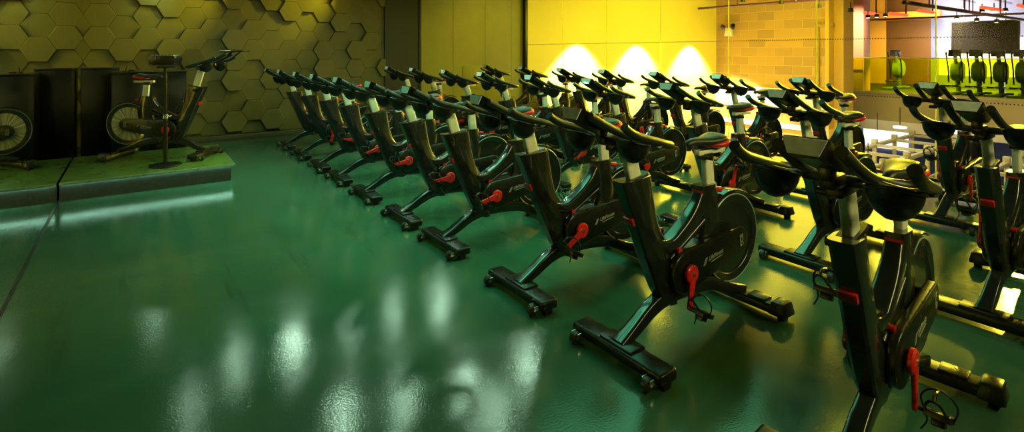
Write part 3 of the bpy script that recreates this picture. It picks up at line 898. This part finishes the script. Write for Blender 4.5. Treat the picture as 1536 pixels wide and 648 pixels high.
# added bike rim fills, then yellow washers on the hexagon and partition walls
for k in range(1, 7):
    light('yellow_ceiling_spot', 'SPOT', (5.5, 0.9+1.25*k, 2.66), 30, (1.0, 0.88, 0.04), spot_size=math.radians(52), spot_blend=0.7, shadow_soft_size=0.05, to=(2.55, 0.8+1.2*k, 0.65))  # added fill spots that put yellow on the bikes' rear edges
for k in range(6):
    light('yellow_track_spot', 'SPOT', (12.6, 0.6+1.7*k, 2.70), 1100, (1.0, 0.86, 0.06), spot_size=math.radians(40), spot_blend=0.6, shadow_soft_size=0.06, to=(3.2, 1.0+1.35*k, 0.8))  # added back fill from beyond the glass; the modelled track spotlights are unlit
light('grazing_washer', 'SPOT', (3.4, YB-0.75, 2.66), 130, (1.0, 0.86, 0.03), spot_size=math.radians(75), spot_blend=0.8, shadow_soft_size=0.04, to=(1.2, YB, 2.0))
light('grazing_washer', 'SPOT', (1.7, YB-0.75, 2.66), 110, (1.0, 0.86, 0.03), spot_size=math.radians(75), spot_blend=0.8, shadow_soft_size=0.04, to=(-0.5, YB, 2.05))
for x, e in ((0.5, 8), (3.0, 8)):
    light('yellow_washer', 'SPOT', (x, YB-1.3, 2.65), e, YEL, spot_size=math.radians(80), spot_blend=0.8, shadow_soft_size=0.08, to=(x-0.5, YB, 2.1))
light('yellow_washer', 'SPOT', (6.2, YB-1.6, 2.65), 42, YEL, spot_size=math.radians(110), spot_blend=0.9, shadow_soft_size=0.10, to=(6.2, YB, 1.5))
light('stage_spot', 'SPOT', (0.6, 5.2, 2.65), 24, (0.9, 1.0, 0.15), spot_size=math.radians(50), spot_blend=0.6, shadow_soft_size=0.06, to=(0.15, 7.2, 0.4))

# ------------------------------------------------------------------ beyond the glass
XB = 14.9
ZL = -3.3
struct('wall_yellow', MB().box(((XG+0.1+XB)/2, YB+0.10, 0.0), (XB-XG-0.1, 0.2, 7.0)), M['yellow'])
bw = struct('wall_brick', MB().box((XB+0.15, (YB+6.35)/2, 0.0), (0.3, YB-6.35, 7.0)), M['brick'])
struct('trim_4', MB().box((XB-0.03, (YB+6.35)/2, -0.66), (0.06, YB-6.35, 0.14), 0.01).box((XB-0.02, (YB+6.35)/2, 0.10), (0.04, YB-6.35, 0.60), 0.005), M['white'])
struct('wall_return', MB().box((XB+0.45, 6.2, 0.0), (0.6, 0.3, 7.0)), M['beige'])
struct('trim_6', MB().box((XB+0.02, 6.62, -0.5), (0.12, 0.10, 5.2), 0.01).box((XB+0.02, 6.45, 2.15), (0.12, 0.44, 0.10), 0.01), noisy('dark_ochre_frame', (0.30, 0.19, 0.03), 0.6))
struct('trim_5', MB().box((XB+0.10, 6.33, 0.0), (0.5, 0.1, 7.0), 0.01), M['beige'])
# gym gallery across the void
struct('floor_gallery', MB().box((22.2, 3.1, 0.10), (8.0, 13.0, 0.20)), M['darkwall'])
struct('wall_fascia', MB().box((18.15, 3.1, -0.35), (0.2, 13.0, 1.10)).box((18.13, 3.1, 0.215), (0.30, 13.0, 0.06), 0.005), M['fasciaslab'])
struct('ceiling_atrium', MB().box((17, 2.5, 3.75), (20, 16, 0.1)), M['ceil'])
struct('floor_lower', MB().box((17.5, 2.5, ZL-0.05), (20, 16, 0.1)), noisy('pale_lower_floor', (0.55, 0.56, 0.58), 0.4, scale=2))
struct('wall_lower', MB().box((24.0, 4.6, -2.1), (0.2, 16.0, 2.4)), noisy('blue_grey_wall', (0.22, 0.24, 0.45), 0.6, scale=2))
wl2 = MB().box((23.85, 8.1, -1.9), (0.06, 1.5, 0.9)).build('window_lower', emit('cool_window', (0.80, 0.85, 1.0), 2.0)); wl2['kind'] = 'structure'  # added glowing panel for the bright patch in the lower hall, no window
GW = 23.6
def gpanel(name, y0, y1, z0, z1, mat, dx=0.0):
    o = MB().box((GW-dx, (y0+y1)/2, (z0+z1)/2), (0.1, abs(y1-y0), z1-z0), 0.005).build(name, mat)
    o['kind'] = 'structure'; return o
def gy_at(u, x):
    t = (u-768)/F; Y = x/(t*math.cos(TH)+math.sin(TH)); return Y*(math.cos(TH)-t*math.sin(TH))
def gz_at(u, v, x):
    t = (u-768)/F; Y = x/(t*math.cos(TH)+math.sin(TH)); return CH-(v-77)*Y/F
gpanel('wall_gallery', gy_at(1250, GW), gy_at(1330, GW), 0.2, 3.7, noisy('orange_wall', (0.95, 0.42, 0.02), 0.6, scale=1))
gpanel('wall_gallery_brown', gy_at(1330, GW), gy_at(1397, GW), 0.2, 3.7, noisy('brown_wall', (0.22, 0.09, 0.01), 0.6, scale=1))
gpanel('wall_gallery_blue', gy_at(1397, GW), gy_at(1700, GW), 0.2, 3.7, noisy('pale_blue_wall', (0.34, 0.37, 0.72), 0.6, scale=1))
struct('pillar', MB().box((18.6, gy_at(1287, 18.6), 1.9), (0.5, 0.50, 3.5), 0.01), noisy('pink_pillar', (0.95, 0.40, 0.22), 0.6, scale=1))
struct('lintel', MB().box((22.9, gy_at(1362, 22.9), 2.75), (0.3, 1.9, 0.28), 0.01), noisy('orange_lintel', (0.95, 0.35, 0.02), 0.5))
# balustrade
bal = empty('glass_balustrade', (18.06, 4.6, 0.245)); tag(bal, 'green tinted glass balustrade along the gallery opposite', 'balustrade')
for k in range(6):
    MB().box((0, 2.9-1.6*k, 0.50), (0.02, 1.58, 1.0)).build('glass_panel', M['greenglass'], bal)
MB().box((0, -1.1, 1.01), (0.04, 9.6, 0.03), 0.005).build('handrail', M['joint'], bal)
# TV wall
tv = empty('video_screen', (21.0, (gy_at(1427, 21)+gy_at(1530, 21))/2, 0)); tag(tv, 'large black video screen hanging over the gym machines opposite', 'screen')
zt, zb = gz_at(1478, 31, 21), gz_at(1478, 81, 21); wy = gy_at(1427, 21)-gy_at(1530, 21)
MB().box((0, 0, (zt+zb)/2), (0.12, wy, zt-zb), 0.01).build('cabinet_frame', M['black'], tv)
MB().box((-0.063, 0, (zt+zb)/2), (0.006, wy-0.06, zt-zb-0.06)).build('display', noisy('switched_off_display', (0.006, 0.003, 0.001), 0.5, spec=0.1), tv)
for k in (-0.3, 0.3): MB().cyl((0, wy*k, zt), (0, wy*k, 3.72), 0.02, n=10).build('hanger', M['steel'], tv)
# bright window / lamp behind screen
wl = MB().box((GW-0.12, gy_at(1500, GW), 1.25), (0.05, 3.2, 1.3)).build('window_gallery', M['cliplight']); wl['kind'] = 'structure'
# cross trainers on the gallery
def trainer(x, y, label, first_=None):
    c = empty('cross_trainer', (x, y, 0.20)) if first_ is None else copy_tree(first_)
    c.location = (x, y, 0.20)
    tag(c, label, 'gym machine', 'gym machines on the gallery')
    if first_ is None:
        gm = noisy('grey_green_machine', (0.10, 0.13, 0.07), 0.45)
        MB().box((0, 0, 0.05), (1.5, 0.10, 0.08), 0.02).box((0.6, 0, 0.05), (0.12, 0.36, 0.07), 0.02).box((-0.7, 0, 0.05), (0.12, 0.34, 0.07), 0.02).build('base_rail', gm, c)
        MB().lathe([(0.0, -0.13), (0.24, -0.13), (0.29, -0.09), (0.29, 0.09), (0.24, 0.13), (0.0, 0.13)], (0.15, 0, 0.68), 'y', 28).build('drive_drum', gm, c)
        MB().tube([(0.25, 0, 0.08, 0.06), (0.15, 0, 0.45, 0.06), (-0.02, 0, 0.9, 0.05), (-0.1, 0, 1.15, 0.045)], n=12, smooth=4).build('mast', gm, c)
        MB().box((-0.12, 0, 1.20), (0.05, 0.30, 0.20), 0.02, rot=Matrix.Rotation(0.3, 3, 'Y')).build('console', M['black'], c)
        for k in (-1, 1):
            MB().tube([(-0.05, 0.155*k, 0.35, 0.02), (-0.08, 0.16*k, 0.75, 0.02), (-0.22, 0.16*k, 1.05, 0.02), (-0.35, 0.14*k, 1.22, 0.022)], n=10, smooth=4).build('arm_lever', M['black'], c)
            MB().box((-0.30, 0.10*k, 0.27), (0.40, 0.13, 0.05), 0.015).build('foot_plate', M['black'], c)
    return c
tr0 = None
tl = ['gym machine on the gallery below the screen, nearest the blue wall', 'gym machine on the gallery, second along from the blue wall',
      'gym machine on the gallery, third along from the blue wall', 'gym machine on the gallery, fourth along from the blue wall']
for i, u in enumerate((1434, 1466, 1499, 1533)):
    o = trainer(19.3, gy_at(u, 19.3), tl[i], tr0)
    if tr0 is None: tr0 = o
o = trainer(20.6, gy_at(1345, 20.6), 'lone gym machine on the gallery before the brown wall', tr0)

# ceiling tracks and lamps above the void
def pipe(name, p0, p1, r, mat, label, cat='pipe', group=None):
    o = MB().cyl(p0, p1, r, n=10).build(name, mat); tag(o, label, cat, group); return o
def pipe(name, p0, p1, r, mat, label, cat='pipe', group=None):
    c = empty(name, p0); tag(c, label, cat, group)
    d = Vector(p1)-Vector(p0)
    MB().cyl((0, 0, 0), tuple(d), r, n=10).build('rail', mat, c)
    for k in range(5):
        q = d*(0.1+0.2*k)
        MB().cyl(tuple(q), (q.x, q.y, 3.71-p0[2]), 0.012, n=8).build('drop_rod', mat, c)
    return c
for i, (x, z, y1) in enumerate([(14.3, 3.05, 9.4), (16.4, 3.20, 7.9), (19.8, 3.3, 8.5)]):
    pipe('ceiling_pipe', (x, y1, z), (x, -3.0, z), 0.04, M['steel'], 'pale metal pipe under the atrium ceiling, ' + ['nearest the block wall', 'in the middle of the void', 'over the gallery'][i], 'pipe', 'pale pipes under the atrium ceiling')
for i, (y, z) in enumerate([(5.2, 3.1), (4.3, 3.0), (3.3, 3.15)]):
    pipe('ceiling_pipe', (12.0, y, z), (23.0, y, z), 0.03, M['steel'], 'slim pale metal pipe crossing the atrium toward the gallery, ' + ['nearest the block wall', 'the middle one', 'farthest from the block wall'][i], 'pipe', 'slim pipes crossing the atrium')
pipe('lighting_track', (13.6, 9.4, 2.72), (13.6, -3.0, 2.72), 0.035, M['pipe'], 'long dark red lighting track running beside the block wall', 'lighting track')
pipe('lighting_track', (10.2, 3.2, 2.25), (22, 3.2, 2.25), 0.035, M['pipe'], 'dark lighting track crossing the void toward the gallery', 'lighting track')
pipe('lighting_track', (19.0, 7.5, 2.45), (19.0, -3.0, 2.45), 0.03, M['pipe'], 'dark lighting track running above the gallery edge', 'lighting track')
def void_spot(x, y, z, mat, label, group):
    c = empty('track_spotlight', (x, y, z)); tag(c, label, 'spotlight', group)
    MB().cyl((0, 0, 0.22), (0, 0, 0.08), 0.012, n=8).build('arm', M['black'], c)
    MB().lathe([(0.0, 0.09), (0.05, 0.09), (0.062, 0.0), (0.055, 0.0), (0.05, 0.01)], n=16).build('can', M['black'], c)
    MB().lathe([(0.0, 0.002), (0.052, 0.002), (0.052, 0.012), (0.0, 0.012)], n=16).build('lens', mat, c)
for i, (u, v) in enumerate([(1302, 27), (1315, 26), (1328, 25)]):
    x = 16.8; void_spot(x, gy_at(u, x), gz_at(u, v, x), M['lamp'], 'white spotlight in the trio above the pink pillar, %s' % ['nearest the brick wall', 'in the middle', 'nearest the screen'][i], 'spotlights above the pillar')
for i, (u, v) in enumerate([(1435, 28), (1465, 32), (1473, 18), (1491, 17), (1508, 17), (1495, 34)]):
    x = 18.6; void_spot(x, gy_at(u, x), gz_at(u, v, x), M['lamp'], 'white spotlight above the big screen, ' + ['lowest beside the blue wall', 'lower and central', 'first of the upper three', 'middle of the upper three', 'last of the upper three', 'lower by the hanger'][i], 'spotlights above the screen')
for i, (u, v) in enumerate([(1114, 3), (1172, 6), (1229, 12), (1276, 18)]):
    x = 13.0; void_spot(x, gy_at(u, x), gz_at(u, v, x), M['black'], 'dark unlit track spotlight, %s along the block wall' % ['first', 'second', 'third', 'fourth'][i], 'dark spotlights along the block wall')
for i, (u0, u1, v0, v1) in enumerate([(1297, 1315, 19, 21), (1335, 1360, 20, 23), (1378, 1400, 16, 19), (1424, 1448, 14, 17), (1472, 1502, 11, 15), (1528, 1536, 8, 10)]):
    x = 17.35
    a = Vector((x, gy_at(u0, x), gz_at(u0, v0, x))); b = Vector((x+1.05, gy_at(u1, x+1.05), gz_at(u1, v1, x+1.05)))
    c = empty('light_channel', tuple((a+b)/2)); tag(c, 'glowing red ceiling channel over the gallery, %s from the pillar' % ['first', 'second', 'third', 'fourth', 'fifth', 'sixth'][i], 'light fitting', 'red light channels over the gallery')
    d = (b-a)/2
    MB().tube([tuple(-d)+(0.045,), tuple(d)+(0.045,)], n=8).build('tube', M['redbeam'], c)
    MB().cyl(tuple(d*0.9), (d.x*0.9, d.y*0.9, 3.70-c.location.z), 0.022, n=8).build('drop_rod', M['pipe'], c)
# wall lantern on the block wall
c = empty('wall_lamp', (XB-0.08, gy_at(1095.5, XB), gz_at(1095, 48, XB))); tag(c, 'small boxy lamp fixed high on the block wall', 'wall lamp')
MB().box((0, 0, 0.0), (0.14, 0.26, 0.26), 0.02, taper=(0.8, 0.7)).build('body', M['white'], c)
for k in (-1, 1): MB().cyl((-0.02, 0.14*k, 0.13), (-0.10, 0.20*k, 0.20), 0.06, n=12).build('lamp_head', M['black'], c)

# training rigs on the lower floor
def rig(x0, x1, y0, y1, z, n, label):
    c = empty('training_rig', ((x0+x1)/2, (y0+y1)/2, ZL)); tag(c, label, 'training rig', 'training rigs on the lower floor')
    L = Vector(c.location)
    def bx(a, b, t): 
        mid = (Vector(a)+Vector(b))/2 - L; s = [abs(a[k]-b[k])+t for k in range(3)]
        return mid, s
    for y in (y0, y1):
        mid, s = bx((x0, y, z), (x1, y, z), 0.09); MB().box(mid, s, 0.01).build('rail', M['yellowrig'], c)
        mid, s = bx((x0, y, z-0.62), (x1, y, z-0.62), 0.05); MB().box(mid, s, 0.008).build('rail', M['yellowrig'], c)
    for k in range(n+1):
        x = x0+(x1-x0)*k/n
        mid, s = bx((x, y0, z), (x, y1, z), 0.07); MB().box(mid, s, 0.008).build('crossbar', M['yellowrig'], c)
        for y in (y0, y1):
            mid, s = bx((x, y, ZL+0.04), (x, y, z), 0.08); MB().box(mid, s, 0.008).box((mid[0], mid[1], z+0.07-ZL), (0.12, 0.12, 0.16), 0.01).build('post', M['yellowrig'], c)
rig(11.4, 18.0, 4.35, 5.45, -0.95, 5, 'pale yellow steel training rig on the lower floor, nearer the block wall')
rig(9.6, 16.5, 1.6, 2.9, -0.95, 5, 'pale yellow steel training rig on the lower floor, nearer the camera side')
for i, (u, v) in enumerate([(1350, 192), (1316, 199), (1302, 250), (1440, 200)]):
    x = 15.0 if i < 2 else 12.5
    k = (u-768)/F; Y = x/(k*math.cos(TH)+math.sin(TH)); z = CH-(v-77)*Y/F
    c = empty('pendant_lamp', (x, gy_at(u, x), z)); tag(c, 'cool white round lamp glowing over the lower floor, ' + ['highest one', 'beside the block wall', 'low behind the near handlebar', 'behind the red-badged column'][i], 'lamp', 'cool lamps over the lower floor')
    MB().lathe([(0.0, 0.0), (0.13, 0.0), (0.14, 0.03), (0.0, 0.05)], n=20).build('diffuser', M['coollamp'], c)
    MB().cyl((0, 0, 0.04), (0, 0, 0.5), 0.01, n=8).build('rod', M['black'], c)

# lights of the void
for x in (8.93, 11.15, 13.5):
    light('scallop_spot', 'SPOT', (x, YB-0.60, 2.28), 5200, (0.72, 0.78, 1.0), spot_size=math.radians(86), spot_blend=0.45, shadow_soft_size=0.03, to=(x, YB-0.60, 0))
light('yellow_flood', 'AREA', (11.2, 6.2, 3.4), 400, (1.0, 0.93, 0.02), shape='RECTANGLE', size=5, size_y=3.5, to=(11.5, 9.6, 0.9))
light('yellow_flood', 'AREA', (10.2, 5.0, 3.2), 110, (1.0, 0.84, 0.06), shape='RECTANGLE', size=3.0, size_y=6, spread=math.radians(120), to=(5.0, 4.5, 0.5))
light('yellow_flood', 'AREA', (12.4, 6.4, 3.2), 20, (1.0, 0.72, 0.20), shape='RECTANGLE', size=2.5, size_y=3.5, to=(15.0, 7.8, 0.2))
light('gallery_flood', 'AREA', (22.0, 5.6, 3.6), 850, (1.0, 0.90, 0.75), shape='RECTANGLE', size=1.2, size_y=8, to=(23.6, 5.6, 1.6))  # added fill to brighten the gallery back walls
light('pillar_spot', 'SPOT', (16.6, 6.6, 3.4), 900, (1.0, 0.85, 0.7), spot_size=math.radians(50), spot_blend=0.8, shadow_soft_size=0.08, to=(18.6, 7.2, 1.6))  # added fill to brighten the pink pillar
light('fascia_flood', 'AREA', (14.5, 3.0, 3.2), 110, (1.0, 0.80, 0.30), shape='RECTANGLE', size=2, size_y=6, to=(18.2, 3.5, 0.0))
light('lower_flood', 'AREA', (16.5, 4.2, -0.6), 110, (0.70, 0.80, 1.0), shape='RECTANGLE', size=7, size_y=5, to=(16.5, 4.2, -3.3))
light('rig_flood', 'AREA', (12.0, 3.4, 2.6), 22, (1.0, 0.82, 0.35), shape='RECTANGLE', size=4, size_y=4, to=(13.0, 3.8, -1.0))

# ------------------------------------------------------------------ world and colour
w = bpy.data.worlds.new('world'); bpy.context.scene.world = w; w.use_nodes = True
bg = w.node_tree.nodes['Background']; bg.inputs['Color'].default_value = (0.5, 0.8, 0.5, 1); bg.inputs['Strength'].default_value = 0.01
sc = bpy.context.scene
sc.view_settings.view_transform = 'Standard'; sc.view_settings.look = 'None'
sc.view_settings.exposure = 0.0; sc.view_settings.gamma = 1.0; sc.view_settings.use_curve_mapping = False
sc.cycles.max_bounces = 8; sc.cycles.glossy_bounces = 5; sc.cycles.transparent_max_bounces = 12
sc.cycles.caustics_reflective = False; sc.cycles.caustics_refractive = False
sc.cycles.sample_clamp_indirect = 4.0; sc.cycles.use_denoising = True
